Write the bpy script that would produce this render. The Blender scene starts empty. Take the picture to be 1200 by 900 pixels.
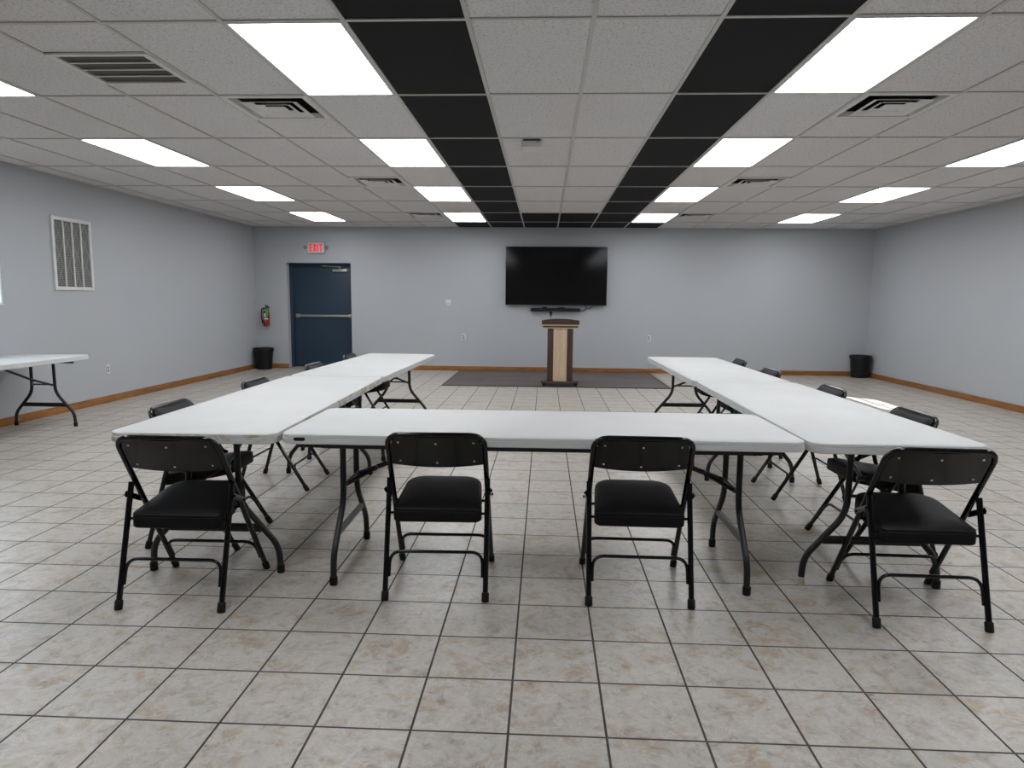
import bpy, bmesh, math, random
from mathutils import Vector, Matrix
random.seed(7)
S = bpy.context.scene
COL = S.collection
PI = math.pi

# ------------------------------------------------------------------ room numbers (metres)
ZC = 2.672                    # ceiling grid height
XL, XR = -5.513, 5.958        # side walls
YB, YF = 12.967, -3.6         # far wall, wall behind the camera
GX, GY, GW, GD = 0.2159, 3.496, 0.6096, 1.2192     # ceiling grid origin and pitch

# ------------------------------------------------------------------ materials
def mat(name, col=(.5, .5, .5), rough=.5, metal=0.0, spec=.5):
    m = bpy.data.materials.new(name); m.use_nodes = True
    b = m.node_tree.nodes['Principled BSDF']
    b.inputs['Base Color'].default_value = (*col, 1)
    b.inputs['Roughness'].default_value = rough
    b.inputs['Metallic'].default_value = metal
    b.inputs['Specular IOR Level'].default_value = spec
    return m

class N:
    """tiny node helper"""
    def __init__(s, m): s.t = m.node_tree; s.b = s.t.nodes['Principled BSDF']
    def n(s, typ, **kw):
        x = s.t.nodes.new(typ)
        for k, v in kw.items(): setattr(x, k, v)
        return x
    def l(s, a, b): s.t.links.new(a, b)
    def coord(s, kind='Object', scale=(1, 1, 1), loc=(0, 0, 0), rot=(0, 0, 0)):
        c = s.n('ShaderNodeTexCoord'); m = s.n('ShaderNodeMapping')
        m.inputs['Scale'].default_value = scale; m.inputs['Location'].default_value = loc
        m.inputs['Rotation'].default_value = rot
        s.l(c.outputs[kind], m.inputs['Vector']); return m.outputs['Vector']
    def noise(s, vec, scale, detail=4, rough=.5, dist=0, w=None):
        x = s.n('ShaderNodeTexNoise')
        if w is not None:
            x.noise_dimensions = '4D'; s.l(w, x.inputs['W'])
        x.inputs['Scale'].default_value = scale; x.inputs['Detail'].default_value = detail
        x.inputs['Roughness'].default_value = rough; x.inputs['Distortion'].default_value = dist
        s.l(vec, x.inputs['Vector']); return x.outputs['Fac']
    def ramp(s, fac, stops):
        r = s.n('ShaderNodeValToRGB'); e = r.color_ramp.elements
        while len(e) < len(stops): e.new(.5)
        for k, (p, c) in enumerate(stops):
            e[k].position = p; e[k].color = (*c, 1) if len(c) == 3 else c
        s.l(fac, r.inputs['Fac']); return r.outputs['Color']
    def mix(s, fac, a, b, blend='MIX'):
        x = s.n('ShaderNodeMix', data_type='RGBA', blend_type=blend)
        for sock, v in ((x.inputs[0], fac), (x.inputs[6], a), (x.inputs[7], b)):
            if hasattr(v, 'links'): s.l(v, sock)
            else: sock.default_value = v if not isinstance(v, tuple) else (*v[:3], 1)
        return x.outputs[2]
    def math(s, op, a, b=0.0):
        x = s.n('ShaderNodeMath', operation=op)
        for i, v in enumerate((a, b)):
            if hasattr(v, 'links'): s.l(v, x.inputs[i])
            else: x.inputs[i].default_value = v
        return x.outputs[0]
    def bump(s, h, strength=.2, dist=.002):
        x = s.n('ShaderNodeBump'); x.inputs['Strength'].default_value = strength
        x.inputs['Distance'].default_value = dist
        s.l(h, x.inputs['Height']); s.l(x.outputs['Normal'], s.b.inputs['Normal'])
    def color(s, c): s.l(c, s.b.inputs['Base Color'])

def m_floor():
    m = mat('floor_tile', rough=.35); k = N(m)
    TS = .302
    v = k.coord('Object', loc=(.0929, -1.9644 + 40 * TS, 0))
    br = k.n('ShaderNodeTexBrick', offset=0.0, squash=1.0, offset_frequency=2, squash_frequency=2)
    br.inputs['Scale'].default_value = 1; br.inputs['Mortar Size'].default_value = .0042
    br.inputs['Mortar Smooth'].default_value = .15; br.inputs['Bias'].default_value = 0
    br.inputs['Brick Width'].default_value = TS; br.inputs['Row Height'].default_value = TS
    br.inputs['Color1'].default_value = (0, 0, 0, 1); br.inputs['Color2'].default_value = (1, 1, 1, 1)
    br.inputs['Mortar'].default_value = (.5, .5, .5, 1)
    k.l(v, br.inputs['Vector'])
    rnd = br.outputs['Color']; w = k.math('MULTIPLY', rnd, 37.0)
    big = k.noise(v, 6.5, 6, .68, .8, w)
    fine = k.noise(v, 15, 7, .74, 1.0, w)
    vein = k.noise(v, 9, 6, .68, .9, w)
    base = k.ramp(big, [(.34, (.345, .27, .195)), (.44, (.415, .375, .32)), (.50, (.45, .435, .40)), (.56, (.43, .41, .375)), (.64, (.375, .30, .22))])
    dark = k.ramp(fine, [(.32, (.46, .45, .44)), (.44, (.86, .85, .845)), (.52, (1, 1, 1))])
    c = k.mix(.8, base, dark, 'MULTIPLY')
    vn = k.ramp(vein, [(.478, (0, 0, 0)), (.492, (1, 1, 1)), (.50, (1, 1, 1)), (.514, (0, 0, 0))])
    vf = k.math('MULTIPLY', vn, .45)
    c = k.mix(vf, c, (.58, .56, .53))
    tint = k.ramp(rnd, [(0, (.93, .93, .93)), (1, (1.0, .995, .99))])
    c = k.mix(1.0, c, tint, 'MULTIPLY')
    gr = k.noise(v, 9, 3, .6)
    grout = k.ramp(gr, [(.35, (.022, .018, .016)), (.7, (.06, .050, .044))])
    c = k.mix(br.outputs['Fac'], c, grout)
    k.color(c)
    rr = k.ramp(fine, [(.3, (.30,) * 3), (.7, (.42,) * 3)])
    r = k.mix(br.outputs['Fac'], rr, (.8, .8, .8)); k.l(r, k.b.inputs['Roughness'])
    h = k.mix(br.outputs['Fac'], k.math('MULTIPLY', vein, .35), (-1, -1, -1))
    k.bump(h, .35, .0015)
    return m

def m_paint(name, col, rough=.55):
    m = mat(name, col, rough, spec=.3); k = N(m)
    v = k.coord('Object'); n = k.noise(v, 160, 2, .5); k.bump(n, .08, .001)
    b = k.noise(v, .9, 3, .5)
    k.color(k.mix(b, tuple(c * .97 for c in col), tuple(min(1, c * 1.03) for c in col)))
    return m

def m_tile():
    m = mat('acoustic_tile', rough=.9, spec=.15); k = N(m)
    v = k.coord('Object'); n = k.noise(v, 75, 3, .75, .6); g = k.noise(v, 1.3, 2)
    c = k.ramp(n, [(.34, (.38, .37, .37)), (.46, (.69, .68, .685)), (1, (.76, .745, .755))])
    k.color(k.mix(g, c, k.mix(1.0, c, (.96, .955, .96), 'MULTIPLY')))
    k.bump(n, .5, .003)
    return m

def m_wood(name, c1, c2, scale=(1, 1, 1), rough=.4, ringscale=6.0):
    m = mat(name, c1, rough); k = N(m)
    v = k.coord('Object', scale=scale)
    n = k.noise(v, ringscale, 6, .65, 1.0); f = k.noise(v, ringscale * 5, 3, .6)
    c = k.ramp(n, [(.32, c1), (.5, tuple((a + b) / 2 for a, b in zip(c1, c2))), (.66, c2)])
    d = k.ramp(f, [(.3, (.78, .76, .74)), (.6, (1, 1, 1))])
    k.color(k.mix(.7, c, d, 'MULTIPLY')); k.bump(f, .08, .001)
    return m

def m_plank():
    m = mat('dark_plank', rough=.5); k = N(m)
    v = k.coord('Object')
    br = k.n('ShaderNodeTexBrick', offset=.37); br.inputs['Scale'].default_value = 1
    br.inputs['Brick Width'].default_value = 1.2; br.inputs['Row Height'].default_value = .15
    br.inputs['Mortar Size'].default_value = .0018
    br.inputs['Color1'].default_value = (.080, .063, .056, 1); br.inputs['Color2'].default_value = (.115, .096, .088, 1)
    br.inputs['Mortar'].default_value = (.04, .03, .028, 1); k.l(v, br.inputs['Vector'])
    v2 = k.coord('Object', scale=(1.2, 14, 1)); n = k.noise(v2, 4, 5, .6)
    k.color(k.mix(.6, br.outputs['Color'], k.ramp(n, [(.3, (.6, .58, .57)), (.7, (1.15, 1.15, 1.15))]), 'MULTIPLY'))
    return m

def m_plastic(name, dirty=0.0):
    m = mat(name, (.68, .69, .68), .58, spec=.35); k = N(m)
    v = k.coord('Object'); n = k.noise(v, 240, 2, .5); k.bump(n, .10, .0008)
    g = k.noise(v, 2.2, 5, .6)
    c = k.ramp(g, [(.3, (.535, .54, .53)), (.6, (.57, .58, .572))])
    if dirty:
        geo = k.n('ShaderNodeNewGeometry'); sx = k.n('ShaderNodeSeparateXYZ'); k.l(geo.outputs['Normal'], sx.inputs[0])
        side = k.math('LESS_THAN', k.math('ABSOLUTE', sx.outputs['Z']), .5)
        st = k.noise(k.coord('Object', scale=(1, 1, 2.2)), 7, 5, .7, .8)
        sf = k.math('MULTIPLY', k.ramp(st, [(.47, (0, 0, 0)), (.60, (1, 1, 1))]), side)
        c = k.mix(k.math('MULTIPLY', sf, dirty), c, (.34, .27, .14))
    k.color(c); return m

def m_vinyl():
    m = mat('black_vinyl', (.0045, .0045, .005), .55, spec=.18); k = N(m)
    v = k.coord('Object'); n = k.noise(v, 420, 2, .6); k.bump(n, .10, .0006)
    return m

def m_light():
    m = bpy.data.materials.new('lit_lens'); m.use_nodes = True
    k = N(m); t = m.node_tree
    e = k.n('ShaderNodeEmission')
    v = k.n('ShaderNodeTexCoord'); sx = k.n('ShaderNodeSeparateXYZ'); k.l(v.outputs['Object'], sx.inputs[0])
    a = k.math('COSINE', k.math('MULTIPLY', sx.outputs['X'], 2 * PI / .19))
    s = k.math('ADD', k.math('MULTIPLY', a, .12), .88)
    k.l(k.math('MULTIPLY', s, LENS), e.inputs['Strength'])
    e.inputs['Color'].default_value = (.955, .97, 1.0, 1)
    t.nodes.remove(k.b)
    k.l(e.outputs[0], t.nodes['Material Output'].inputs['Surface'])
    return m

def m_emit(name, col, s):
    m = mat(name, col, .4); b = m.node_tree.nodes['Principled BSDF']
    b.inputs['Emission Color'].default_value = (*col, 1); b.inputs['Emission Strength'].default_value = s
    return m

def m_glass():
    m = bpy.data.materials.new('window_glass'); m.use_nodes = True; t = m.node_tree
    k = N(m); t.nodes.remove(k.b)
    tr = k.n('ShaderNodeBsdfTransparent'); tr.inputs['Color'].default_value = (.93, .96, .96, 1)
    gl = k.n('ShaderNodeBsdfGlossy'); gl.inputs['Roughness'].default_value = .02
    mx = k.n("ShaderNodeMixShader"); mx.inputs[0].default_value = .05; k.l(tr.outputs[0], mx.inputs[1]); k.l(gl.outputs[0], mx.inputs[2])
    k.l(mx.outputs[0], t.nodes['Material Output'].inputs['Surface']); return m

LENS = 5.2
M = dict(
    floor=m_floor(), wall=m_paint('wall_paint', (.425, .440, .462)), tile=m_tile(),
    black_tile=mat('black_tile', (.013, .013, .014), .85, spec=.2),
    grid=mat('grid_paint', (.50, .50, .485), .5), white_paint=mat('white_enamel', (.66, .66, .65), .45),
    oak=m_wood('oak_trim', (.21, .078, .016), (.36, .155, .036), (1, 1, 5), .38, 3.0),
    plank=m_plank(), plank_edge=mat('plank_edge', (.05, .03, .024), .5),
    top=m_plastic('table_plastic'), top_dirty=m_plastic('stained_table_plastic', .85),
    leg=mat('grey_steel', (.013, .0133, .015), .38, .0, .4), chair=mat('black_enamel', (.003, .003, .0035), .13, spec=.4),
    vinyl=m_vinyl(), rubber=mat('black_rubber', (.004, .004, .004), .6, spec=.3), cream=mat('cream_rubber', (.50, .43, .32), .6),
    rivet=mat('bright_rivet', (.75, .75, .77), .3, 1.0), light=m_light(),
    blue=m_paint('blue_door_paint', (.022, .042, .070), .42), steel=mat('brushed_steel', (.38, .37, .34), .35, .9),
    dark_steel=mat('dark_hinge_steel', (.06, .06, .065), .4, .6), threshold=mat('threshold', (.40, .39, .37), .5, .3),
    screen=mat('glossy_screen', (.008, .008, .0085), .09, spec=.16), bezel=mat('black_bezel', (.008, .008, .008), .3),
    black=mat('black_plastic', (.005, .005, .0055), .45, spec=.3), bag=mat('bin_liner', (.005, .005, .0055), .32, spec=.35),
    walnut=m_wood('walnut_laminate', (.040, .017, .013), (.075, .034, .026), (9, 9, 1), .4, 3),
    walnut_h=m_wood('walnut_laminate_flat', (.045, .020, .015), (.085, .040, .030), (9, 9, 1), .4, 3),
    maple=m_wood('maple_laminate', (.50, .37, .25), (.60, .46, .32), (12, 12, 1), .45, 2.5),
    red=mat('red_enamel', (.26, .012, .016), .3), green=mat('green_tag', (.04, .40, .09), .5),
    paper=mat('pale_label', (.72, .70, .68), .5), ink=mat('dark_ink', (.05, .05, .05), .6),
    exit_face=m_emit('exit_face', (.5, .51, .5), .03), exit_red=m_emit('exit_red', (.72, .012, .03), .30),
    grey_plastic=mat('grey_plastic', (.22, .23, .23), .5), plate=mat('ivory_plate', (.62, .62, .64), .4),
    duct=mat('duct_dark', (.02, .019, .018), .8), filt=mat('return_filter', (.085, .078, .072), .9),
    mesh_grey=None, wire=mat('dull_wire', (.36, .36, .35), .5), glass=m_glass(), shade=mat('sun_patch_shade', (.6, .6, .58), .8),
)
def m_mesh():
    m = mat('grille_mesh', (.2, .2, .2), .7); k = N(m)
    wv = k.n('ShaderNodeTexWave', wave_type='BANDS', bands_direction='Z'); wv.inputs['Scale'].default_value = 14
    k.l(k.coord('Object'), wv.inputs['Vector'])
    k.color(k.ramp(wv.outputs['Fac'], [(.2, (.09, .09, .088)), (.8, (.20, .20, .195))])); return m
M['mesh_grey'] = m_mesh()

# ------------------------------------------------------------------ mesh helpers
def box(bm, x0, x1, y0, y1, z0, z1, bev=0, mi=0):
    vs = [bm.verts.new(p) for p in ((x0, y0, z0), (x1, y0, z0), (x1, y1, z0), (x0, y1, z0), (x0, y0, z1), (x1, y0, z1), (x1, y1, z1), (x0, y1, z1))]
    fs = [bm.faces.new([vs[i] for i in f]) for f in ((3, 2, 1, 0), (4, 5, 6, 7), (0, 1, 5, 4), (1, 2, 6, 5), (2, 3, 7, 6), (3, 0, 4, 7))]
    for f in fs: f.material_index = mi
    if bev:
        bmesh.ops.bevel(bm, geom=list({e for f in fs for e in f.edges}), offset=bev, segments=2, affect='EDGES', profile=.6)

def fillet(pts, r, n=6):
    pts = [Vector(p) for p in pts]; out = [pts[0]]
    for i in range(1, len(pts) - 1):
        a, b, c = pts[i - 1], pts[i], pts[i + 1]
        rr = r[i] if isinstance(r, (list, tuple)) else r
        u, v = (a - b).normalized(), (c - b).normalized()
        ang = u.angle(v)
        d = min(rr / math.tan(ang / 2), (a - b).length * .49, (c - b).length * .49)
        p, q = b + u * d, b + v * d
        for k in range(n + 1):
            t = k / n; out.append(p * (1 - t) ** 2 + b * 2 * t * (1 - t) + q * t * t)
    out.append(pts[-1]); return out

def tube(bm, pts, r, seg=12, caps=True, flat=None):
    """sweep a round (or flattened) section along a polyline"""
    pts = [Vector(p) for p in pts]; rings = []
    t0 = (pts[1] - pts[0]).normalized()
    up = Vector((0, 0, 1)) if abs(t0.z) < .9 else Vector((1, 0, 0))
    nrm = (up - t0 * up.dot(t0)).normalized()
    for i, p in enumerate(pts):
        if i == 0: t = (pts[1] - p)
        elif i == len(pts) - 1: t = (p - pts[i - 1])
        else: t = (pts[i + 1] - p).normalized() + (p - pts[i - 1]).normalized()
        t.normalize(); nrm = (nrm - t * nrm.dot(t)).normalized(); bi = t.cross(nrm)
        rad = r[i] if isinstance(r, (list, tuple)) else r
        fy = flat or 1
        rings.append([bm.verts.new(p + nrm * (math.cos(2 * PI * k / seg) * rad) + bi * (math.sin(2 * PI * k / seg) * rad * fy)) for k in range(seg)])
    for a, b in zip(rings, rings[1:]):
        for k in range(seg):
            bm.faces.new((a[k], a[(k + 1) % seg], b[(k + 1) % seg], b[k]))
    if caps:
        bm.faces.new(rings[0][::-1]); bm.faces.new(rings[-1])

def rrect(hx, hy, r, n=6):
    """rounded rectangle outline, ccw; r may be four radii (-x-y, +x-y, +x+y, -x+y)"""
    rs = r if isinstance(r, (list, tuple)) else [r] * 4
    out = []
    for (sx, sy, a0), rad in zip(((-1, -1, PI), (1, -1, 1.5 * PI), (1, 1, 0), (-1, 1, .5 * PI)), rs):
        cx, cy = sx * (hx - rad), sy * (hy - rad)
        for k in range(n + 1):
            a = a0 + .5 * PI * k / n; out.append((cx + rad * math.cos(a), cy + rad * math.sin(a)))
    return out

def inset(out, d):
    n = len(out); res = []
    for i in range(n):
        p, a, b = Vector(out[i]), Vector(out[i - 1]), Vector(out[(i + 1) % n])
        j = i
        while (p - a).length < 1e-7: j -= 1; a = Vector(out[j - 1])
        t = (b - a).normalized(); nr = Vector((-t.y, t.x)); res.append(tuple(p + nr * d))
    return res

def loft(bm, rings, close=True, mi=0):
    """rings: lists of 3-D points of equal length"""
    vr = [[bm.verts.new(p) for p in r] for r in rings]; n = len(vr[0])
    for a, b in zip(vr, vr[1:]):
        for k in range(n): bm.faces.new((a[k], a[(k + 1) % n], b[(k + 1) % n], b[k])).material_index = mi
    if close:
        bm.faces.new(vr[0][::-1]).material_index = mi; bm.faces.new(vr[-1]).material_index = mi

def lathe(bm, prof, c=(0, 0, 0), seg=24, mi=0):
    rings = [[(c[0] + r * math.cos(2 * PI * k / seg), c[1] + r * math.sin(2 * PI * k / seg), c[2] + z) for k in range(seg)] for r, z in prof]
    loft(bm, rings, mi=mi)

def build(name, bm, mats, parent=None, smooth=40, loc=None, fix=True):
    if fix: bmesh.ops.recalc_face_normals(bm, faces=bm.faces[:])
    me = bpy.data.meshes.new(name); bm.to_mesh(me); bm.free()
    for m in (mats if isinstance(mats, (list, tuple)) else [mats]): me.materials.append(m)
    if smooth:
        me.polygons.foreach_set('use_smooth', [True] * len(me.polygons)); me.set_sharp_from_angle(angle=math.radians(smooth))
    o = bpy.data.objects.new(name, me); COL.objects.link(o)
    if parent: o.parent = parent
    if loc: o.location = loc
    return o

def part(name, mats, parent, fn, smooth=40):
    bm = bmesh.new(); fn(bm); return build(name, bm, mats, parent, smooth)

def tag(o, label, cat, group=None):
    o['label'] = label; o['category'] = cat
    if group: o['group'] = group
    return o

def thing(name, label, cat, loc=(0, 0, 0), rz=0, group=None):
    o = bpy.data.objects.new(name, None); o.empty_display_size = .1; COL.objects.link(o)
    o.location = loc; o.rotation_euler = (0, 0, rz); return tag(o, label, cat, group)

def struct(name, fn, mats, label=None, cat=None, smooth=40):
    bm = bmesh.new(); fn(bm); o = build(name, bm, mats, None, smooth); o['kind'] = 'structure'
    if label: tag(o, label, cat)
    return o

def dup(root, loc, rz, label, group=None):
    r = root.copy(); COL.objects.link(r); r.location = loc; r.rotation_euler = (0, 0, rz); r['label'] = label
    if group: r['group'] = group
    for ch in list(root.children):
        c = ch.copy(); COL.objects.link(c); c.parent = r
        for g in list(ch.children):
            d = g.copy(); COL.objects.link(d); d.parent = c
    return r

# ------------------------------------------------------------------ the setting
T = .15
struct('floor', lambda b: box(b, XL - T, XR + T, YF - T, YB + T + .3, -.12, 0), M['floor'], 'square beige stone-look floor tiles with dark grout', 'floor', 0)

def wall_holes(axis, pos, out, a0, a1, holes):
    """wall slab along an axis with rectangular holes (a_lo, a_hi, z_lo, z_hi)"""
    def fn(b):
        lo, hi = min(pos, pos + out), max(pos, pos + out)
        def bx(s0, s1, z0, z1):
            if s1 - s0 < 1e-4 or z1 - z0 < 1e-4: return
            if axis == 'y': box(b, lo, hi, s0, s1, z0, z1)
            else: box(b, s0, s1, lo, hi, z0, z1)
        cur = a0
        for h0, h1, z0, z1 in sorted(holes):
            bx(cur, h0, 0, ZC + .3); bx(h0, h1, 0, z0); bx(h0, h1, z1, ZC + .3); cur = h1
        bx(cur, a1, 0, ZC + .3)
    return fn
DX0, DX1, DZ = -4.90, -3.668, 2.006          # door opening
W1 = (5.50, 6.80, 1.235, 2.25)               # left window
W2 = (7.15, 8.35, 1.00, 2.15)                # right window, out of frame
struct('wall_back', wall_holes('x', YB, T + .1, XL - T, XR + T, [(DX0, DX1, 0, DZ)]), M['wall'], 'far grey wall with the television and the blue door', 'wall', 0)
struct('wall_left', wall_holes('y', XL, -.05, YF - T, YB, [W1]), M['wall'], 'grey side wall on the left with the return grille', 'wall', 0)
struct('wall_right', wall_holes('y', XR, .05, YF - T, YB, [W2]), M['wall'], 'bare grey side wall on the right', 'wall', 0)
struct('wall_front', wall_holes('x', YF, -T, XL, XR, []), M['wall'], 'grey wall behind the viewpoint', 'wall', 0)
BH, BT = .086, .015
def bboard(x0, x1, y0, y1):
    def fn(b): box(b, x0, x1, y0, y1, 0, BH, .003)
    return fn
def bback(b):
    box(b, XL + .002, DX0 - .002, YB - BT, YB - .0005, 0, BH, .003)
    box(b, DX1 + .002, XR - .002, YB - BT, YB - .0005, 0, BH, .003)
struct('baseboard_back', bback, M['oak'], 'orange oak baseboard along the far wall', 'baseboard')
struct('baseboard_left', bboard(XL + .0005, XL + BT, YF + .02, YB - BT - .002), M['oak'], 'orange oak baseboard along the left wall', 'baseboard')
struct('baseboard_right', bboard(XR - BT, XR - .0005, YF + .02, YB - BT - .002), M['oak'], 'orange oak baseboard along the right wall', 'baseboard')

# ceiling: lay-in tiles, T-bar grid, wall angle
LIGHTS = [(c, r) for r in (0, 2, 4, 6, -2) for c in (-3, 2, -7, 6)]
VENTS = [(-4, 1, 0), (3, 1, 0), (-4, 3, 1), (3, 3, 1), (-4, 6, 0), (3, 6, 0)]      # column, row, near/far half
RET = (-2.825, -2.230, 3.905, 4.440)
def is_black(c, r):
    if c in (-2, 1): return True
    if c in (-1, 0) and r >= 6: return True
    return c in (-3, 2) and r == 7
gx = lambda c: GX + GW * c
gy = lambda r: GY + GD * r
def ceil(b):
    zt = ZC + .007
    for c in range(-10, 10):
        x0, x1 = max(gx(c), XL), min(gx(c + 1), XR)
        if x1 - x0 < .01: continue
        for r in range(-6, 8):
            y0, y1 = max(gy(r), YF), min(gy(r + 1), YB)
            if y1 - y0 < .01 or (c, r) in LIGHTS: continue
            spans = [(y0, y1)]
            for vc, vr, half in VENTS:
                if (vc, vr) == (c, r): spans = [(y0 + GD / 2, y1)] if half == 0 else [(y0, y0 + GD / 2)]
            if (c, r) == (-5, 0): spans = [(y0, RET[2]), (RET[3], y1)]
            for s0, s1 in spans:
                box(b, x0 + .002, x1 - .002, s0 + .002, s1 - .002, zt, zt + .015, 0, 1 if is_black(c, r) else 0)
    # structural deck above the tiles
    box(b, XL - T, XR + T, YF - T, YB + T, ZC + .30, ZC + .40, 0, 0)
struct('ceiling', ceil, [M['tile'], M['black_tile']], 'lay-in ceiling of white tiles with two black tile stripes', 'ceiling', 0)
def grid(b):
    w = .0115
    for c in range(-9, 10):
        x = gx(c)
        if XL < x < XR: box(b, x - w, x + w, YF, YB, ZC, ZC + .006)
    for r in range(-5, 8):
        y = gy(r)
        if YF < y < YB:
            for c in range(-10, 10):
                x0, x1 = max(gx(c) + w, XL), min(gx(c + 1) - w, XR)
                if x1 > x0: box(b, x0, x1, y - w, y + w, ZC, ZC + .006)
    for c, r, half in VENTS:
        y = gy(r) + GD / 2; box(b, gx(c) + w, gx(c + 1) - w, y - w, y + w, ZC, ZC + .006)
struct('trim_1', grid, M['grid'], 'thin painted metal grid holding the ceiling tiles', 'ceiling grid', 0)
def wang(b):
    w = .022
    box(b, XL + .0005, XL + w, YF, YB, ZC - .003, ZC + .005); box(b, XR - w, XR - .0005, YF, YB, ZC - .003, ZC + .005)
    box(b, XL + w, XR - w, YB - w, YB - .0005, ZC - .003, ZC + .005); box(b, XL + w, XR - w, YF + .0005, YF + w, ZC - .003, ZC + .005)
struct('trim_2', wang, M['grid'], 'thin metal angle where the ceiling meets the walls', 'ceiling trim', 0)

# door 1: blue steel door set back in the far wall
def d_frame(b):
    y0, y1 = YB + 0.1300, YB + 0.2150
    box(b, DX0, DX0 + .06, y0, y1, 0, DZ, .002); box(b, DX1 - .03, DX1, y0, y1, 0, DZ, .002)
    box(b, DX0 + .06, DX1 - .03, y0, y1, DZ - .05, DZ, .002)
door = struct('door_1', d_frame, M['blue'], 'dark blue steel exit door under the EXIT sign', 'door')
part('door_leaf', M['blue'], door, lambda b: box(b, DX0 + .063, DX1 - .033, YB + 0.1600, YB + 0.2050, .02, DZ - .053, .003))
part('gap_light_block', M['blue'], door, lambda b: box(b, DX0 + .002, DX1 - .002, YB + 0.2155, YB + 0.2480, .015, DZ - .002))  # added behind the leaf to stop sky light leaking through the door gaps
part('threshold', M['threshold'], door, lambda b: box(b, DX0 + .002, DX1 - .002, YB + 0.0, YB + 0.249, 0, .014, .003))
def pbar(b):
    box(b, -4.755, -3.715, YB + 0.1130, YB + 0.1470, .985, 1.030, .006)
    box(b, -4.785, -4.715, YB + 0.1070, YB + 0.1595, .972, 1.042, .008)
    box(b, -3.760, -3.712, YB + 0.1150, YB + 0.1595, .975, 1.040, .008)
part('push_bar', M['steel'], door, pbar)
def closer(b):
    box(b, -4.06, -3.775, YB + 0.1150, YB + 0.1595, 1.845, 1.895, .006)
    tube(b, [(-3.76, YB + 0.1350, 1.87), (-3.74, YB + 0.1350, 1.87)], .015)
cl = part('door_closer', M['steel'], door, closer)
def carm(b):
    tube(b, [(-3.92, YB + 0.1370, 1.895), (-3.92, YB + 0.1370, 1.945)], .012)
    tube(b, [(-3.92, YB + 0.1350, 1.940), (-4.10, YB + 0.1150, 1.945), (-4.25, YB + 0.1350, 1.953)], .009)
    box(b, -4.27, -4.16, YB + 0.1250, YB + 0.1470, 1.948, 1.965, .002)
part('closer_arm', M['steel'], cl, carm)

# windows
def window(name, x, inward, rng, label):
    y0, y1, z0, z1 = rng; s = inward
    def fr(b):
        w = .018; xa, xb = sorted((x - s * .045, x - s * .008))
        box(b, xa, xb, y0, y0 + w, z0, z1); box(b, xa, xb, y1 - w, y1, z0, z1)
        box(b, xa, xb, y0 + w, y1 - w, z0, z0 + w); box(b, xa, xb, y0 + w, y1 - w, z1 - w, z1)
        ym = (y0 + y1) / 2; box(b, xa + .01, xb - .004, ym - .014, ym + .014, z0 + w, z1 - w)
    o = struct(name, fr, M['white_paint'], label, 'window', 0)
    xa, xb = sorted((x - s * .030, x - s * .027))
    part('pane', M['glass'], o, lambda b: box(b, xa, xb, y0 + .019, y1 - .019, z0 + .019, z1 - .019), 0)
    xc, xd = sorted((x + s * .006, x - s * .007))
    part('sill', M['white_paint'], o, lambda b: box(b, xc, xd, y0 + .002, y1 - .002, z0 + .001, z0 + .012, .002))
    return o
window('window_1', XL, 1, W1, 'bright daylit window cut off at the left edge above the side table')
w2 = window('window_2', XR, -1, W2, 'daylit window in the right wall, beside the viewpoint')
def shade(b):
    box(b, XR - .022, XR - .019, W2[0] + .01, W2[1] - .01, W2[2] + .24, W2[3] + .02)
    tube(b, [(XR - .026, W2[0] + .01, W2[3] + .03), (XR - .026, W2[1] - .01, W2[3] + .03)], .022)
    tube(b, [(XR - .0205, W2[0] + .01, W2[2] + .24), (XR - .0205, W2[1] - .01, W2[2] + .24)], .009)
part('sun_patch_shade', M['shade'], w2, shade)  # unseen shade, added to trim the sunlight to a low band
part('sun_stripe_bar', M['shade'], w2, lambda b: box(b, XR - .024, XR - .018, W2[0] + .01, W2[1] - .01, W2[2] + .115, W2[2] + .145))  # unseen bar, added to split the floor sun patch into stripes

# ------------------------------------------------------------------ ceiling fittings
def troffer():
    t = thing('ceiling_light', '', 'ceiling light', (0, 0, ZC), 0, 'fluorescent ceiling panels')
    hx, hy = GW / 2 - .012, GD / 2 - .012
    def fr(b):
        for x0, x1, y0, y1 in ((-hx, -hx + .012, -hy, hy), (hx - .012, hx, -hy, hy), (-hx + .012, hx - .012, -hy, -hy + .012), (-hx + .012, hx - .012, hy - .012, hy)):
            box(b, x0, x1, y0, y1, -.002, .010, .001)
        box(b, -hx, hx, -hy, hy, .05, .08)          # housing above the lens
        for x0, x1, y0, y1 in ((-hx, -hx + .003, -hy, hy), (hx - .003, hx, -hy, hy), (-hx, hx, -hy, -hy + .003), (-hx, hx, hy - .003, hy)):
            box(b, x0, x1, y0, y1, .010, .05)
    part('frame', M['white_paint'], t, fr)
    part('diffuser', M['light'], t, lambda b: box(b, -hx + .0125, hx - .0125, -hy + .0125, hy - .0125, .003, .008), 0)
    return t
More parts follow.
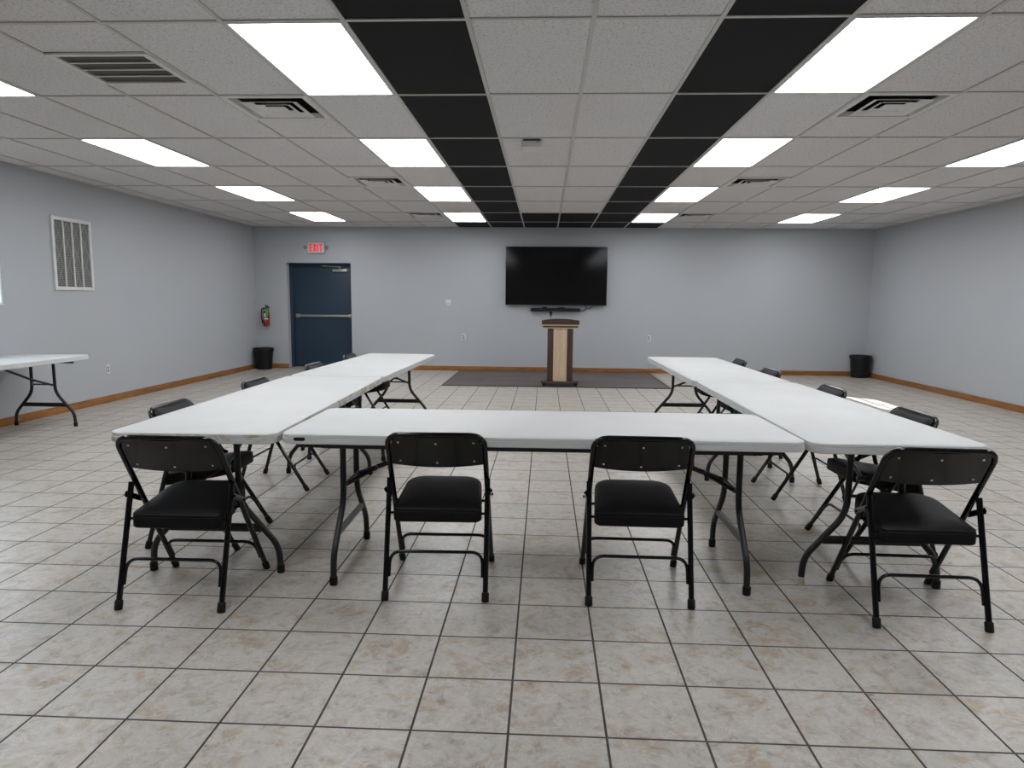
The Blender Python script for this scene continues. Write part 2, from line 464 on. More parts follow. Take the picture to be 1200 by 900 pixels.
NAMES = {(-3, 0): 'nearest lit ceiling panel left of the black stripes, largest on the left', (2, 0): 'nearest lit ceiling panel right of the black stripes, largest on the right',
         (-3, 2): 'second lit ceiling panel along the left black stripe', (2, 2): 'second lit ceiling panel along the right black stripe',
         (-3, 4): 'third lit ceiling panel along the left black stripe', (2, 4): 'third lit ceiling panel along the right black stripe',
         (-3, 6): 'farthest lit ceiling panel along the left black stripe', (2, 6): 'farthest lit ceiling panel along the right black stripe',
         (-7, 0): 'lit ceiling panel cut off at the left edge of the photo', (-7, 2): 'lit ceiling panel near the left wall, nearest one fully in view',
         (-7, 4): 'middle lit ceiling panel in the row near the left wall', (-7, 6): 'farthest lit ceiling panel in the row near the left wall',
         (6, 2): 'lit ceiling panel near the right wall, cut off at the right edge', (6, 4): 'middle lit ceiling panel in the row near the right wall',
         (6, 6): 'farthest lit ceiling panel in the row near the right wall'}
t0 = troffer()
for i, (c, r) in enumerate(LIGHTS):
    loc = (gx(c) + GW / 2, gy(r) + GD / 2, ZC)
    lab = NAMES.get((c, r), 'lit ceiling panel overhead, outside the picture')
    if i == 0: t0.location = loc; t0['label'] = lab
    else: dup(t0, loc, 0, lab)

def diffuser():
    t = thing('air_vent', '', 'air vent', (0, 0, ZC), 0, 'square supply vents')
    h = GW / 2 - .010
    def ring(b, o, i, z0, z1, th=.002):
        loft(b, [[(x, y, z0) for x, y in rrect(o, o, .004, 2)], [(x, y, z1) for x, y in rrect(i, i, .004, 2)],
                 [(x, y, z1 + th) for x, y in rrect(i, i, .004, 2)], [(x, y, z0 + th) for x, y in rrect(o, o, .004, 2)], [(x, y, z0) for x, y in rrect(o, o, .004, 2)]], close=False)
    def panel(b):
        ring(b, h, .258, -.002, -.002, .003)
        ring(b, .258, .244, -.002, .030, .003)
    part('panel', M['white_paint'], t, panel, 30)
    for o, i, z0, z1 in ((.196, .140, -.010, .010), (.128, .084, -.010, .008)):
        part('louver', M['white_paint'], t, lambda b: (ring(b, o, o - .012, z0, z0 + .001, .002), ring(b, o - .012, i, z0 + .001, z1)), 30)
    part('centre_plate', M['white_paint'], t, lambda b: loft(b, [[(x, y, -.005) for x, y in rrect(.066, .066, .006, 2)], [(x, y, .002) for x, y in rrect(.045, .045, .006, 2)]]), 30)
    def plen(b):
        box(b, -.25, .25, -.25, .25, .17, .175)
        for x0, x1, y0, y1 in ((-.250, -.247, -.250, .250), (.247, .250, -.250, .250), (-.250, .250, -.250, -.247), (-.250, .250, .247, .250)): box(b, x0, x1, y0, y1, .033, .17)
    part('duct_box', M['duct'], t, plen, 0)
    return t
VN = ['square supply vent beside the nearest left light panel', 'square supply vent beside the nearest right light panel', 'square supply vent halfway down the room left of the black stripes',
      'square supply vent halfway down the room right of the black stripes', 'farthest square supply vent left of the black stripes', 'farthest square supply vent right of the black stripes']
v0 = diffuser()
for i, (c, r, half) in enumerate(VENTS):
    loc = (gx(c) + GW / 2, gy(r) + GD * (.25 + .5 * half), ZC)
    if i == 0: v0.location = loc; v0['label'] = VN[0]
    else: dup(v0, loc, 0, VN[i])

rt = thing('return_grille', 'rectangular ceiling return grille with four dark slots, upper left', 'air vent', ((RET[0] + RET[1]) / 2, (RET[2] + RET[3]) / 2, ZC))
rhx, rhy = (RET[1] - RET[0]) / 2, (RET[3] - RET[2]) / 2
def rfr(b):
    for x0, x1, y0, y1 in ((-rhx, -rhx + .04, -rhy, rhy), (rhx - .04, rhx, -rhy, rhy), (-rhx + .04, rhx - .04, -rhy, -rhy + .035), (-rhx + .04, rhx - .04, rhy - .03, rhy)):
        box(b, x0, x1, y0, y1, -.007, .006, .003)
part('frame', M['white_paint'], rt, rfr)
for k in (1, 2, 3):
    yk = -rhy + .035 + (2 * rhy - .065) * k / 4
    part('bar', M['white_paint'], rt, lambda b: box(b, -rhx + .041, rhx - .041, yk - .007, yk + .007, -.004, .002, .001))
part('filter', M['filt'], rt, lambda b: box(b, -rhx + .002, rhx - .002, -rhy + .002, rhy - .002, .0065, .010), 0)

sn = thing('ceiling_sensor', 'small white sensor box on the ceiling between the black stripes', 'sensor', (-.130, 6.04, ZC))
part('mount', M['ink'], sn, lambda b: box(b, -.075, .075, -.075, .105, -.016, -.0002, .003))
part('housing', M['white_paint'], sn, lambda b: loft(b, [[(x, y + .02, z) for x, y in rrect(hx, hy, .02, 4)] for hx, hy, z in ((.088, .11, -.016), (.088, .11, -.05), (.080, .102, -.062))]))
part('indicator', M['ink'], sn, lambda b: box(b, .045, .056, -.0915, -.0895, -.030, -.022))

# ------------------------------------------------------------------ left wall grille, outlets, switches
gr = thing('wall_grille', 'white framed return air grille high on the left wall', 'air vent', (XL, 7.878, 1.812))
GH, GV = .335, .412
def gfr(b):
    box(b, .0005, .020, -GH, -GH + .038, -GV, GV, .004); box(b, .0005, .020, GH - .038, GH, -GV, GV, .004)
    box(b, .0005, .020, -GH + .038, GH - .038, -GV, -GV + .04, .004); box(b, .0005, .020, -GH + .038, GH - .038, GV - .04, GV, .004)
part('frame', M['white_paint'], gr, gfr)
cw = (2 * GH - .076) / 4
for k in (1, 2, 3):
    yk = -GH + .038 + cw * k
    part('bar', M['white_paint'], gr, lambda b: box(b, .004, .018, yk - .009, yk + .009, -GV + .041, GV - .041, .002))
part('filter', M['mesh_grey'], gr, lambda b: box(b, .0008, .003, -GH + .03, GH - .03, -GV + .03, GV - .03), 0)
for k in range(4):
    def wires(b, k=k):
        y0, y1 = -GH + .038 + cw * k + .012, -GH + .038 + cw * (k + 1) - .012
        nz = 3; hz = (2 * GV - .1) / nz
        for j in range(nz):
            z0 = -GV + .05 + hz * j + (hz / 2 if k % 2 else 0)
            for a, c in (((y0, z0), (y1, z0 + hz)), ((y1, z0), (y0, z0 + hz))):
                (ya, za), (yc, zc) = a, c
                if zc > GV - .045: tt = (GV - .045 - za) / (zc - za); yc, zc = ya + (yc - ya) * tt, GV - .045
                tube(b, [(.006, ya, za), (.006, yc, zc)], .003, 6)
    part('wire', M['wire'], gr, wires)

def wallplate(name, label, cat, loc, rz, kind, group=None):
    """faces -y before rotation"""
    t = thing(name, label, cat, loc, rz, group)
    w = .058 if kind == 'switch' else .036
    part('plate', M['plate'], t, lambda b: loft(b, [[(x, -y, z) for x, z in rrect(w - i, .060 - i, .006, 3)] for y, i in ((.0004, 0), (.004, 0), (.007, .003))]))
    if kind == 'switch':
        for sx in (-.023, .023):
            part('toggle', M['white_paint'], t, lambda b: box(b, sx - .006, sx + .006, -.016, -.0072, -.010, .012, .002))
    else:
        for sz in (-.020, .020):
            part('socket', M['grey_plastic'], t, lambda b: loft(b, [[(x, -y, z + sz) for x, z in rrect(.016, .014, .008, 4)] for y in (.0072, .0095)]))
    return t
wallplate('light_switch', 'double light switch plate on the far wall between door and television', 'light switch', (-1.823, YB, 1.277), 0, 'switch')
wallplate('wall_outlet', 'outlet low on the far wall left of the lectern', 'outlet', (-1.523, YB, .640), 0, 'outlet', 'wall outlets')
wallplate('wall_outlet', 'outlet low on the far wall right of the lectern', 'outlet', (1.959, YB, .655), 0, 'outlet', 'wall outlets')
wallplate('wall_outlet', 'outlet low on the left wall past the side table', 'outlet', (XL, 8.40, .42), PI / 2, 'outlet', 'wall outlets')

# ------------------------------------------------------------------ EXIT sign
ex = thing('exit_sign', 'lit red EXIT sign above the blue door', 'exit sign', (-4.316, YB, 2.286))
part('face', M['exit_face'], ex, lambda b: loft(b, [[(x, -y, z) for x, z in rrect(.165 - i, .102 - i, .035, 5)] for y, i in ((.035, 0), (.046, .003))]))
part('housing', M['grey_plastic'], ex, lambda b: loft(b, [[(x, -y, z) for x, z in rrect(.172, .109, .040, 5)] for y in (.0005, .0348)]))
def letters(b):
    h, y0, y1 = .072, -.0495, -.0462
    def bar(x0, x1, z0, z1): box(b, x0, x1, y0, y1, z0, z1)
    x = -.118                                                         # E
    bar(x, x + .022, -h, h)
    for z0, z1 in ((-h, -h + .026), (-.012, .013), (h - .026, h)): bar(x + .022, x + .055, z0, z1)
    x = -.048                                                         # X
    for s in (1, -1):
        vs = [(x, -h * s), (x + .025, -h * s), (x + .066, h * s), (x + .041, h * s)]
        yy = y0 if s == 1 else y0 - .0004
        loft(b, [[(px, yy, pz) for px, pz in vs], [(px, y1, pz) for px, pz in vs]])
    bar(.030, .053, -h, h)                                            # I
    bar(.066, .126, h - .026, h); bar(.084, .108, -h, h - .026)       # T
part('lettering', M['exit_red'], ex, letters, 0)
for s in (-1, 1):
    def lampb(b, s=s):
        c = (s * .207, 0, .004)
        pts = [(c[0] + .026 * math.cos(a), -.03, c[2] + .032 * math.sin(a)) for a in [2 * PI * k / 20 for k in range(21)]]
        tube(b, pts, .007, 8, False)
        tube(b, [(s * .170, -.02, .004), (s * .184, -.024, .004)], .011)
        loft(b, [[(c[0] + .023 * math.cos(2 * PI * k / 16), y, c[2] + .028 * math.sin(2 * PI * k / 16)) for k in range(16)] for y in (-.002, -.028)])
    part('lamp_head', M['grey_plastic'], ex, lampb)

# ------------------------------------------------------------------ fire extinguisher
fe = thing('fire_extinguisher', 'red fire extinguisher with green tag hung in the far left corner', 'fire extinguisher', (-5.285, YB - .085, .81))
part('cylinder', M['red'], fe, lambda b: lathe(b, [(.02, 0), (.055, .002), (.060, .012), (.060, .245), (.054, .272), (.036, .292), (.020, .300), (.020, .312)]))
part('valve', M['dark_steel'], fe, lambda b: (lathe(b, [(.017, .312), (.024, .316), (.024, .335), (.014, .340), (.014, .355)]), box(b, -.012, .055, -.012, .012, .335, .350, .003)))
def lev(b):
    tube(b, [(-.01, 0, .358), (.03, -.005, .368), (.075, -.01, .350)], .009)
    tube(b, [(-.005, 0, .37), (-.015, -.005, .40), (.045, -.01, .375)], .008)
part('handle', M['black'], fe, lev)
part('hose', M['black'], fe, lambda b: tube(b, fillet([(-.015, 0, .335), (-.085, -.005, .33), (-.092, -.01, .15), (-.070, -.012, .08)], .05), .012, 10))
part('nozzle', M['black'], fe, lambda b: tube(b, [(-.072, -.012, .105), (-.068, -.012, .05)], [.013, .018], 12))
def arc_label(z0, z1, a0, a1, r):
    def fn(b):
        n = 10; A = [a0 + (a1 - a0) * k / n for k in range(n + 1)]
        for q, w in ((r, r + .0012),):
            lo = [(w * math.sin(a), -w * math.cos(a), z0) for a in A]; hi = [(w * math.sin(a), -w * math.cos(a), z1) for a in A]
            il = [(q * math.sin(a), -q * math.cos(a), z0) for a in A]; ih = [(q * math.sin(a), -q * math.cos(a), z1) for a in A]
            loft(b, [lo + il[::-1], hi + ih[::-1]])
    return fn
part('label', M['paper'], fe, arc_label(.170, .235, -.55, .45, .0602)); part('label', M['paper'], fe, arc_label(.125, .150, -.75, .85, .0602))
part('strap', M['black'], fe, arc_label(.155, .164, -1.5, 1.5, .0606))
def diamond(b):
    pts = [(-.035, .098), (0, .078), (.035, .098), (0, .118)]
    loft(b, [[(.0602 * math.sin(x / .06), -y * math.cos(x / .06), z) for x, z in pts] for y in (.0603, .0618)])
part('emblem', M['paper'], fe, diamond, 0)
part('tag', M['green'], fe, lambda b: box(b, .014, .062, -.071, -.068, .185, .320, .001))
part('bracket', M['dark_steel'], fe, lambda b: (box(b, -.02, .02,   .062, .085, .10, .32, .003)))

# ------------------------------------------------------------------ waste bins
def bin_(label, loc, seed):
    t = thing('waste_bin', label, 'waste bin', loc, 0, 'black corner bins')
    part('body', M['black'], t, lambda b: lathe(b, [(.02, .006), (.135, 0), (.142, .006), (.172, .375), (.180, .378), (.180, .392), (.168, .394), (.162, .380), (.138, .02), (.02, .018)], seg=32))
    rnd = random.Random(seed)
    def bag(b):
        seg = 40; rings = []
        wob = [rnd.uniform(-1, 1) for _ in range(seg)]
        for r, z, a in ((.160, .30, .002), (.166, .397, .003), (.1845, .404, .0035), (.1865, .392, .003), (.186, .345, .003)):
            ring = []
            for k in range(seg):
                th = 2 * PI * k / seg; w = (wob[k] + wob[k - 1]) / 2
                dz = .016 * w * (1 if z < .37 and r > .18 else .25)
                rr = min(r + a * w * .6, .189)
                ring.append((rr * math.cos(th), rr * math.sin(th), z + dz))
            rings.append(ring)
        loft(b, rings, close=False)
    part('liner', M['bag'], t, bag, 60)
    return t
bin_('black waste bin in the far left corner beside the blue door', (-5.300, YB - .225, 0), 3)
b2 = bin_('black waste bin with rumpled liner in the far right corner', (5.752, YB - .225, 0), 8)

# ------------------------------------------------------------------ plank area, lectern, microphone, television
pf = thing('plank_platform', 'dark wood plank panel laid on the floor under the lectern', 'floor panel', (.19, 0, 0))
part('planks', M['plank'], pf, lambda b: box(b, -1.755, 1.755, 10.62, YB - BT - .004, .0004, .010), 0)
def pedge(b):
    box(b, -1.785, 1.785, 10.585, 10.62, .0004, .012, .003)
    box(b, -1.785, -1.755, 10.62, YB - BT - .004, .0004, .012, .003); box(b, 1.755, 1.785, 10.62, YB - BT - .004, .0004, .012, .003)
part('edging', M['plank_edge'], pf, pedge)

lc = thing('lectern', 'dark walnut and pale maple lectern on castors below the television', 'lectern', (.250, 10.86, .0118))
part('base', M['walnut_h'], lc, lambda b: box(b, -.295, .295, -.225, .225, .052, .074, .003))
for sx in (-1, 1):
    for sy in (-1, 1):
        c = part('castor', M['black'], lc, lambda b: (tube(b, [(sx * .25 - .018, sy * .185, .021), (sx * .25 + .018, sy * .185, .021)], .021, 16),))
        part('fork', M['dark_steel'], c, lambda b: (box(b, sx * .25 - .024, sx * .25 - .019, sy * .185 - .012, sy * .185 + .012, .018, .050), box(b, sx * .25 + .019, sx * .25 + .024, sy * .185 - .012, sy * .185 + .012, .018, .050), box(b, sx * .25 - .024, sx * .25 + .024, sy * .185 - .02, sy * .185 + .02, .046, .0518)))
part('column', M['walnut'], lc, lambda b: box(b, -.198, .198, -.165, .185, .0742, .895, .003))
part('front_panel', M['maple'], lc, lambda b: box(b, -.106, .104, -.190, -.1652, .0742, .895, .004))
part('tray', M['maple'], lc, lambda b: box(b, -.285, .285, -.215, .205, .8952, .912, .003))
part('shelf_gap', M['walnut_h'], lc, lambda b: box(b, -.272, .272, -.195, .200, .9122, .938, .001))
part('shelf', M['maple'], lc, lambda b: box(b, -.293, .293, -.225, .215, .9382, .957, .003))
def deskfront(b):
    n = 16; lo, hi = [], []
    for k in range(n + 1):
        x = -.290 + .58 * k / n; lo.append((x, .9572)); hi.append((x, 1.022 + .026 * (1 - (x / .29) ** 2)))
    pr = lo + hi[::-1]
    loft(b, [[(x, -.228, z) for x, z in pr], [(x, -.206, z) for x, z in pr]])
part('desk_front', M['walnut'], lc, deskfront, 30)
def desk(b):
    pr = [(-.2055, .9572), (.215, .9572), (.215, .972), (-.2055, 1.012)]
    loft(b, [[(x, y, z) for y, z in pr] for x in (-.288, .288)])
part('reading_desk', M['walnut_h'], lc, desk, 30)
mc = thing('microphone', 'black gooseneck microphone standing on the lectern', 'microphone', (.098, 10.72, 1.0118))
part('base', M['black'], mc, lambda b: lathe(b, [(.022, .0105), (.022, .018), (.010, .024)]))
part('gooseneck', M['dark_steel'], mc, lambda b: tube(b, [(0, 0, .024), (0, -.004, .06), (0, .0, .09)], .0038, 8))
part('head', M['black'], mc, lambda b: lathe(b, [(.006, .084), (.013, .092), (.014, .115), (.024, .118), (.024, .148), (.014, .158)]))

tv = thing('television', 'large black flat screen television mounted on the far wall', 'television', (.205, YB, 1.79))
part('bezel', M['bezel'], tv, lambda b: (box(b, -.940, .940, -.095, -.060, -.537, .537, .004)))
part('screen', M['screen'], tv, lambda b: box(b, -.930, .930, -.0966, -.0952, -.520, .530), 0)
part('wall_mount', M['black'], tv, lambda b: (box(b, -.35, .35, -.0598, -.0005, -.25, .25, .004)))
part('back_cover', M['black'], tv, lambda b: loft(b, [[(x, y, z - .1) for x, z in rrect(hx, hz, .03, 3)] for hx, hz, y in ((.70, .36, -.0598), (.64, .31, -.030))]))
def cab(b):
    tube(b, fillet([(.44, -.03, -.60), (.50, -.035, -.645), (.57, -.035, -.60), (.545, -.03, -.50)], .06), .006, 8)
    tube(b, fillet([(.535, -.028, -.52), (.58, -.03, -.60), (.68, -.03, -.57), (.70, -.025, -.50)], .06), .005, 8)
part('cable', M['black'], tv, cab)
sb = thing('soundbar', 'slim black soundbar on the wall just below the television', 'soundbar', (.199, YB, 1.172))
part('body', M['black'], sb, lambda b: loft(b, [[(x, y - .062, z) for y, z in rrect(.045, .029, .012, 4)] for x in (-.460, .460)]))
for x0, x1, zt in ((-.245, -.155, .050), (.045, .175, .042)):
    part('bracket', M['black'], sb, lambda b: box(b, x0, x1, -.085, 0, .0285, zt, .003))

# ------------------------------------------------------------------ folding table
TH, TK, TL, TW = .725, .047, 2.335, .758
def make_table():
    t = thing('folding_table', '', 'folding table', (0, 0, 0), 0, 'white folding tables')
    o = rrect(TL / 2, TW / 2, .062, 7)
    lev = ((.006, TH - TK), (0, TH - TK + .003), (.0005, TH - .020), (.0035, TH - .0185), (.0035, TH - .0165), (.0015, TH - .015), (.003, TH - .004), (.008, TH))
    part('tabletop', M['top'], t, lambda b: loft(b, [[(x, y, z) for x, y in inset(o, i)] for i, z in lev]))
    for s in (-1, 1):
        def rail(b, s=s):
            prof = [(-1.065, .6775), (-1.02, .664), (-.97, .656), (.97, .656), (1.02, .664), (1.065, .6775)]
            y0, y1 = s * .352, s * .330
            loft(b, [[(x, y0, z) for x, z in prof], [(x, y1, z) for x, z in prof]])
        part('side_rail', M['leg'], t, rail, 30)
    for ex_ in (-1, 1):
        X = ex_ * (TL / 2 - .215)
        part('pivot_bar', M['leg'], t, lambda b: tube(b, [(X, -.328, .6625), (X, .328, .6625)], .0135))
        part('crossbar', M['leg'], t, lambda b: tube(b, [(X, -.224, .222), (X, .224, .222)], .021, 10, True, .55))
        part('crossbar', M['leg'], t, lambda b: tube(b, [(X + -ex_ * .012, -.118, .432), (X - ex_ * .012, .118, .432)], .008, 8))
        def brace(b):
            h = (X - ex_ * .135, 0, .487)
            for s in (-1, 1):
                tube(b, [(X - ex_ * .010, s * .108, .425), (h[0], s * .012, h[2])], .0105, 8, True, .5)
            tube(b, [h, (X - ex_ * .60, 0, .672)], .012, 8, True, .5)
            tube(b, [(h[0], -.024, h[2]), (h[0], .024, h[2])], .012, 8)
        part('brace', M['leg'], t, brace)
        for s in (-1, 1):
            pts = fillet([(X, s * .118, .662), (X, s * .122, .350), (X, s * .306, .135), (X, s * .313, .012)], [0, .20, .16, 0], 10)
            lg = part('leg', M['leg'], t, lambda b: tube(b, pts, .0150, 14))
            part('foot_cap', M['rubber'], lg, lambda b: lathe(b, [(.017, 0), (.0185, .004), (.0185, .038), (.0165, .040)], (X, s * .313, 0), 16))
            part('rivet', M['rivet'], lg, lambda b: lathe(b, [(.006, 0), (.004, .003)], (X, s * .120, .42), 8)) if False else None
    return t
tab = make_table()
tab['label'] = 'white folding table across the near end joining the two rows'
tab.location = (-.015, 3.350, 0); tab.rotation_euler = (0, 0, .010)
part('grip_slot', M['rubber'], tab, lambda b: loft(b, [[(x - 1.073, -TW / 2 + y, z + .7015) for x, z in rrect(.026, .0072, .007, 4)] for y in (.004, -.0012)]))
slot = tab.children[-1]
def dup_table(loc, rz, label):
    r = dup(tab, loc, rz, label)
    for ch in list(r.children):
        if ch.name.startswith(('grip_slot', 'side_rail')): bpy.data.objects.remove(ch)
    return r
tl1 = dup_table((-1.600, 4.100, 0), PI / 2 + .0245, 'white folding table with stained end edge, near table of the left row')
tl2 = dup_table((-1.607, 6.460, 0), PI / 2 - .018, 'white folding table, far table of the left row')
tr1 = dup_table((1.546, 4.135, 0), PI / 2 - .001, 'white folding table with one cream foot, near table of the right row')
tr2 = dup_table((1.523, 6.485, 0), PI / 2 + .006, 'white folding table, far table of the right row')
ts = dup_table((-5.105, 5.790, 0), PI / 2 + .012, 'white folding table against the left wall, cut off by the left edge')
for ch in tl1.children:
    if ch.name.startswith('tabletop'):
        ch.data = ch.data.copy(); ch.data.materials[0] = M['top_dirty']
# the cream foot on the near inner leg of the right row
best = min((g for ch in tr1.children if ch.name.startswith('leg') for g in ch.children),
           key=lambda g: (Matrix.Rotation(tr1.rotation_euler.z, 4, 'Z') @ g.data.vertices[0].co - Vector((-.313, -.95, 0))).length)
best.data = best.data.copy(); best.data.materials[0] = M['cream']; best['label'] = 'cream rubber foot cap'

# ------------------------------------------------------------------ folding chair (local: sits facing +y)
def make_chair():
    t = thing('folding_chair', '', 'folding chair', (0, 0, 0), 0, 'black folding chairs around the tables')
    R = .0122
    Z0, Z1 = .012, .741
    yl = lambda z: .242 - .618 * (z - Z0)                       # main tube line in side view
    xl = lambda z: .228 - .015 * (z - Z0) / (Z1 - Z0)
    P = lambda s, z: (s * xl(z), yl(z), z)
    zb = .44
    up = fillet([P(-1, zb), P(-1, Z1), P(1, Z1), P(1, zb)], [0, .068, .068, 0], 10)
    part('back_frame', M['chair'], t, lambda b: tube(b, up, R, 14))
    for s in (-1, 1):
        lg = part('leg', M['chair'], t, lambda b: tube(b, [P(s, Z0), P(s, zb + .004)], R, 14))
        part('foot_cap', M['rubber'], lg, lambda b: tube(b, [P(s, .0), P(s, .004), P(s, .034), P(s, .038)], [.014, .0162, .0162, .0135], 14))
        q = lambda z: (s * (.2225 + .002 * z), -.240 + .288 * z, z)
        rl = part('leg', M['chair'], t, lambda b: tube(b, [q(.012), q(.520)], R, 14))
        part('foot_cap', M['rubber'], rl, lambda b: tube(b, [q(0), q(.004), q(.036), q(.040)], [.015, .0168, .0168, .0135], 14))
        def link(b):
            a, c = Vector(q(.468)), Vector(P(s, .425)); x = s * .2385
            tube(b, [(x, a.y - .010, a.z + .004), (x, c.y + .014, c.z - .006)], .013, 8, True, .22)
            tube(b, [(s * .214, a.y, a.z), (s * .246, a.y, a.z)], .006, 8); tube(b, [(s * .214, c.y, c.z), (s * .246, c.y, c.z)], .006, 8)
        part('bracket', M['chair'], t, link)
    # bent stretchers
    x = .2125
    rz = lambda z: -.240 + .288 * z
    part('stretcher', M['chair'], t, lambda b: tube(b, fillet([(-x + .004, rz(.10), .10), (-x + .006, rz(.205), .205), (x - .006, rz(.205), .205), (x - .004, rz(.10), .10)], .065, 8), .0075, 10))
    part('stretcher', M['chair'], t, lambda b: tube(b, fillet([(-x - .001, yl(.075), .075), (-x, yl(.172), .172), (x, yl(.172), .172), (x + .001, yl(.075), .075)], .06, 8), .0075, 10))
    part('pivot_rod', M['chair'], t, lambda b: tube(b, [(-.222, -.134, .368), (.222, -.134, .368)], .0065, 8))
    part('pivot_rod', M['chair'], t, lambda b: tube(b, [(-.219, yl(.385), .385), (.219, yl(.385), .385)], .0065, 8))
    # seat
    ya, yb_, wr, wf = -.160, .205, .194, .180
    base = rrect(1, 1, .0, 1)
    def outline(ins):
        o = rrect(.19, (yb_ - ya) / 2, [.035, .035, .085, .085], 7)
        o = [(px * (1 - .06 * (py / .18)), py + (ya + yb_) / 2) for px, py in o]
        return inset(o, ins)
    slope = lambda y: .383 + (y - ya) * .172
    def ring(ins, dz):
        if ins < .01: return [(px, py, slope(py) + dz) for px, py in outline(ins)]
        cy, kx, ky = (ya + yb_) / 2, 1 - ins / .19, 1 - ins / .1825
        return [(px * kx, cy + (py - cy) * ky, slope(cy + (py - cy) * ky) + dz) for px, py in outline(.004)]
    st = part('seat', M['vinyl'], t, lambda b: loft(b, [ring(.004, -.050), ring(0, -.046), ring(0, -.004), ring(.002, -.001), ring(.006, 0)]))
    part('cushion', M['vinyl'], st, lambda b: loft(b, [ring(.005, -.001), ring(.0015, .003), ring(.003, .008), ring(.014, .015), ring(.035, .0205), ring(.075, .0245), ring(.12, .026)]), 70)
    # backrest sheet: follows the tube plane, bowed to the rear
    nrm = Vector((0, 1, .618)).normalized()
    H0, H1, WB = .594, .738, .206
    def surf(u, v, off, inx=0, bow=.010):
        """u -1..1 across, v 0..1 up"""
        z0 = H0 - .010 * (1 - u * u); z = z0 + (H1 - z0) * v
        rr = .055; xx = u * (WB - inx)
        top = abs(xx) - (WB - rr)
        if top > 0: z = min(z, H1 - rr + math.sqrt(max(0, rr * rr - top * top)))
        p = Vector((xx, yl(z), z)); return p - nrm * (bow * (1 - u * u)) + nrm * off
    def sheet(b, o0, o1, inx, v0, v1, round_=0, bow=.010):
        nu, nv = 20, 8
        def g(off, shrink):
            return [[b.verts.new(surf(-1 + 2 * i / nu, v0 + (v1 - v0) * j / nv, off - (shrink * max(abs(-1 + 2 * i / nu) ** 6, abs(2 * j / nv - 1) ** 4)), inx, bow)) for i in range(nu + 1)] for j in range(nv + 1)]
        A, B = g(o0, 0), g(o1, round_)
        for j in range(nv):
            for i in range(nu):
                b.faces.new((A[j][i], A[j][i + 1], A[j + 1][i + 1], A[j + 1][i])); b.faces.new((B[j][i], B[j + 1][i], B[j + 1][i + 1], B[j][i + 1]))
        ea = [A[0][i] for i in range(nu)] + [A[j][nu] for j in range(nv)] + [A[nv][i] for i in range(nu, 0, -1)] + [A[j][0] for j in range(nv, 0, -1)]
        eb = [B[0][i] for i in range(nu)] + [B[j][nu] for j in range(nv)] + [B[nv][i] for i in range(nu, 0, -1)] + [B[j][0] for j in range(nv, 0, -1)]
        for k in range(len(ea)): b.faces.new((ea[k], eb[k], eb[(k + 1) % len(ea)], ea[(k + 1) % len(ea)]))
    bk = part('backrest', M['chair'], t, lambda b: sheet(b, -.004, .001, 0, 0, 1), 50)
    part('back_pad', M['vinyl'], bk, lambda b: sheet(b, .0015, .030, .012, .03, 1.0, .016, .008), 70)
    for u in (-.80, 0, .80):
        for v in (.16, .80):
            p = surf(u, v, -.0045)
            part('rivet', M['rivet'], bk, lambda b: tube(b, [p, p - nrm * .0015, p - nrm * .003], [.0052, .0045, .002], 8))
    return t
ch = make_chair()
CH = [
    # x, y of footprint centre, heading (0 = facing away from the camera), label
    (-1.577, 2.950, .012, 'black folding chair at the near end of the left table row'),
    (-.473, 3.122, .030, 'black folding chair facing the cross table, left of the two'),
    (.4365, 3.122, -.008, 'black folding chair facing the cross table, right of the two'),
    (1.6135, 2.990, -.020, 'black folding chair at the near end of the right table row'),
    (-1.852, 3.650, -PI / 2 + .02, 'black folding chair on the outer side of the left row, nearest of four'),
    (-1.872, 4.800, -PI / 2, 'black folding chair on the outer side of the left row, second of four'),
    (-1.870, 6.060, -PI / 2 - .02, 'black folding chair on the outer side of the left row, third of four'),
    (-1.850, 7.130, -PI / 2, 'black folding chair on the outer side of the left row, farthest of four'),
    (1.815, 3.770, PI / 2 + .02, 'black folding chair on the outer side of the right row, nearest of four'),
    (1.812, 4.835, PI / 2, 'black folding chair on the outer side of the right row, second of four'),
    (1.800, 6.090, PI / 2 + .03, 'black folding chair on the outer side of the right row, third of four'),
    (1.810, 7.110, PI / 2 - .02, 'black folding chair on the outer side of the right row, farthest of four'),
]
for i, (x, y, rz, lab) in enumerate(CH):
    if i == 0: ch.location = (x, y, 0); ch.rotation_euler = (0, 0, rz); ch['label'] = lab
    else: dup(ch, (x, y, 0), rz, lab)

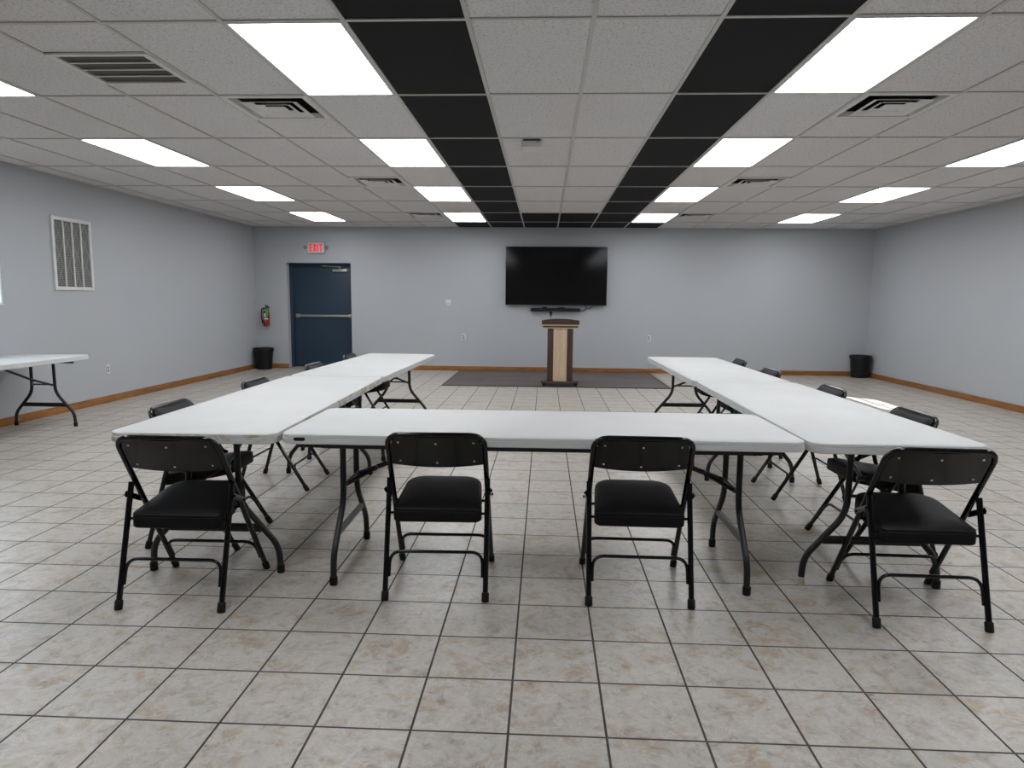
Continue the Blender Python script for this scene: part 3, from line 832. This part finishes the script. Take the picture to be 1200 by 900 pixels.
# ------------------------------------------------------------------ daylight
sun = bpy.data.lights.new('sun', 'SUN'); sun.energy = 15; sun.angle = .009; sun.color = (1, .96, .95)
so = bpy.data.objects.new('sun', sun); COL.objects.link(so)
so.rotation_euler = Vector((-1.46, 1.5, -1.12)).to_track_quat('-Z', 'Y').to_euler(); so.location = (9, 4, 5)
w = bpy.data.worlds.new('sky'); S.world = w; w.use_nodes = True
wt = w.node_tree; bg = wt.nodes['Background']; bg.inputs['Strength'].default_value = 2.2
tc = wt.nodes.new('ShaderNodeTexCoord'); sx = wt.nodes.new('ShaderNodeSeparateXYZ'); cr = wt.nodes.new('ShaderNodeValToRGB')
wt.links.new(tc.outputs['Generated'], sx.inputs[0]); wt.links.new(sx.outputs['Z'], cr.inputs['Fac'])
cr.color_ramp.elements[0].position = .0; cr.color_ramp.elements[0].color = (.10, .095, .09, 1)
cr.color_ramp.elements[1].position = .02; cr.color_ramp.elements[1].color = (.80, .88, 1, 1)
wt.links.new(cr.outputs['Color'], bg.inputs['Color'])

# ------------------------------------------------------------------ camera
fpx, yaw, pitch, roll = 804.289, .0462, .1201, .0094
F = Vector((-math.sin(yaw) * math.cos(pitch), math.cos(yaw) * math.cos(pitch), -math.sin(pitch)))
r = Vector((math.cos(yaw), math.sin(yaw), 0)); u = r.cross(F)
r2 = math.cos(roll) * r + math.sin(roll) * u; u2 = -math.sin(roll) * r + math.cos(roll) * u
cd = bpy.data.cameras.new('camera'); cam = bpy.data.objects.new('camera', cd); COL.objects.link(cam)
mw = Matrix(((r2.x, u2.x, -F.x, 0), (r2.y, u2.y, -F.y, 0), (r2.z, u2.z, -F.z, 1.3215), (0, 0, 0, 1)))
cam.matrix_world = mw
cd.sensor_width = 36; cd.lens = fpx / 1200 * 36; cd.clip_start = .05; cd.clip_end = 100
S.camera = cam

S.view_settings.view_transform = 'Standard'; S.view_settings.look = 'None'; S.view_settings.gamma = 1
S.view_settings.use_curve_mapping = False; S.view_settings.exposure = 1.38
S.cycles.use_denoising = True; S.cycles.max_bounces = 10; S.cycles.diffuse_bounces = 6; S.cycles.sample_clamp_indirect = 8
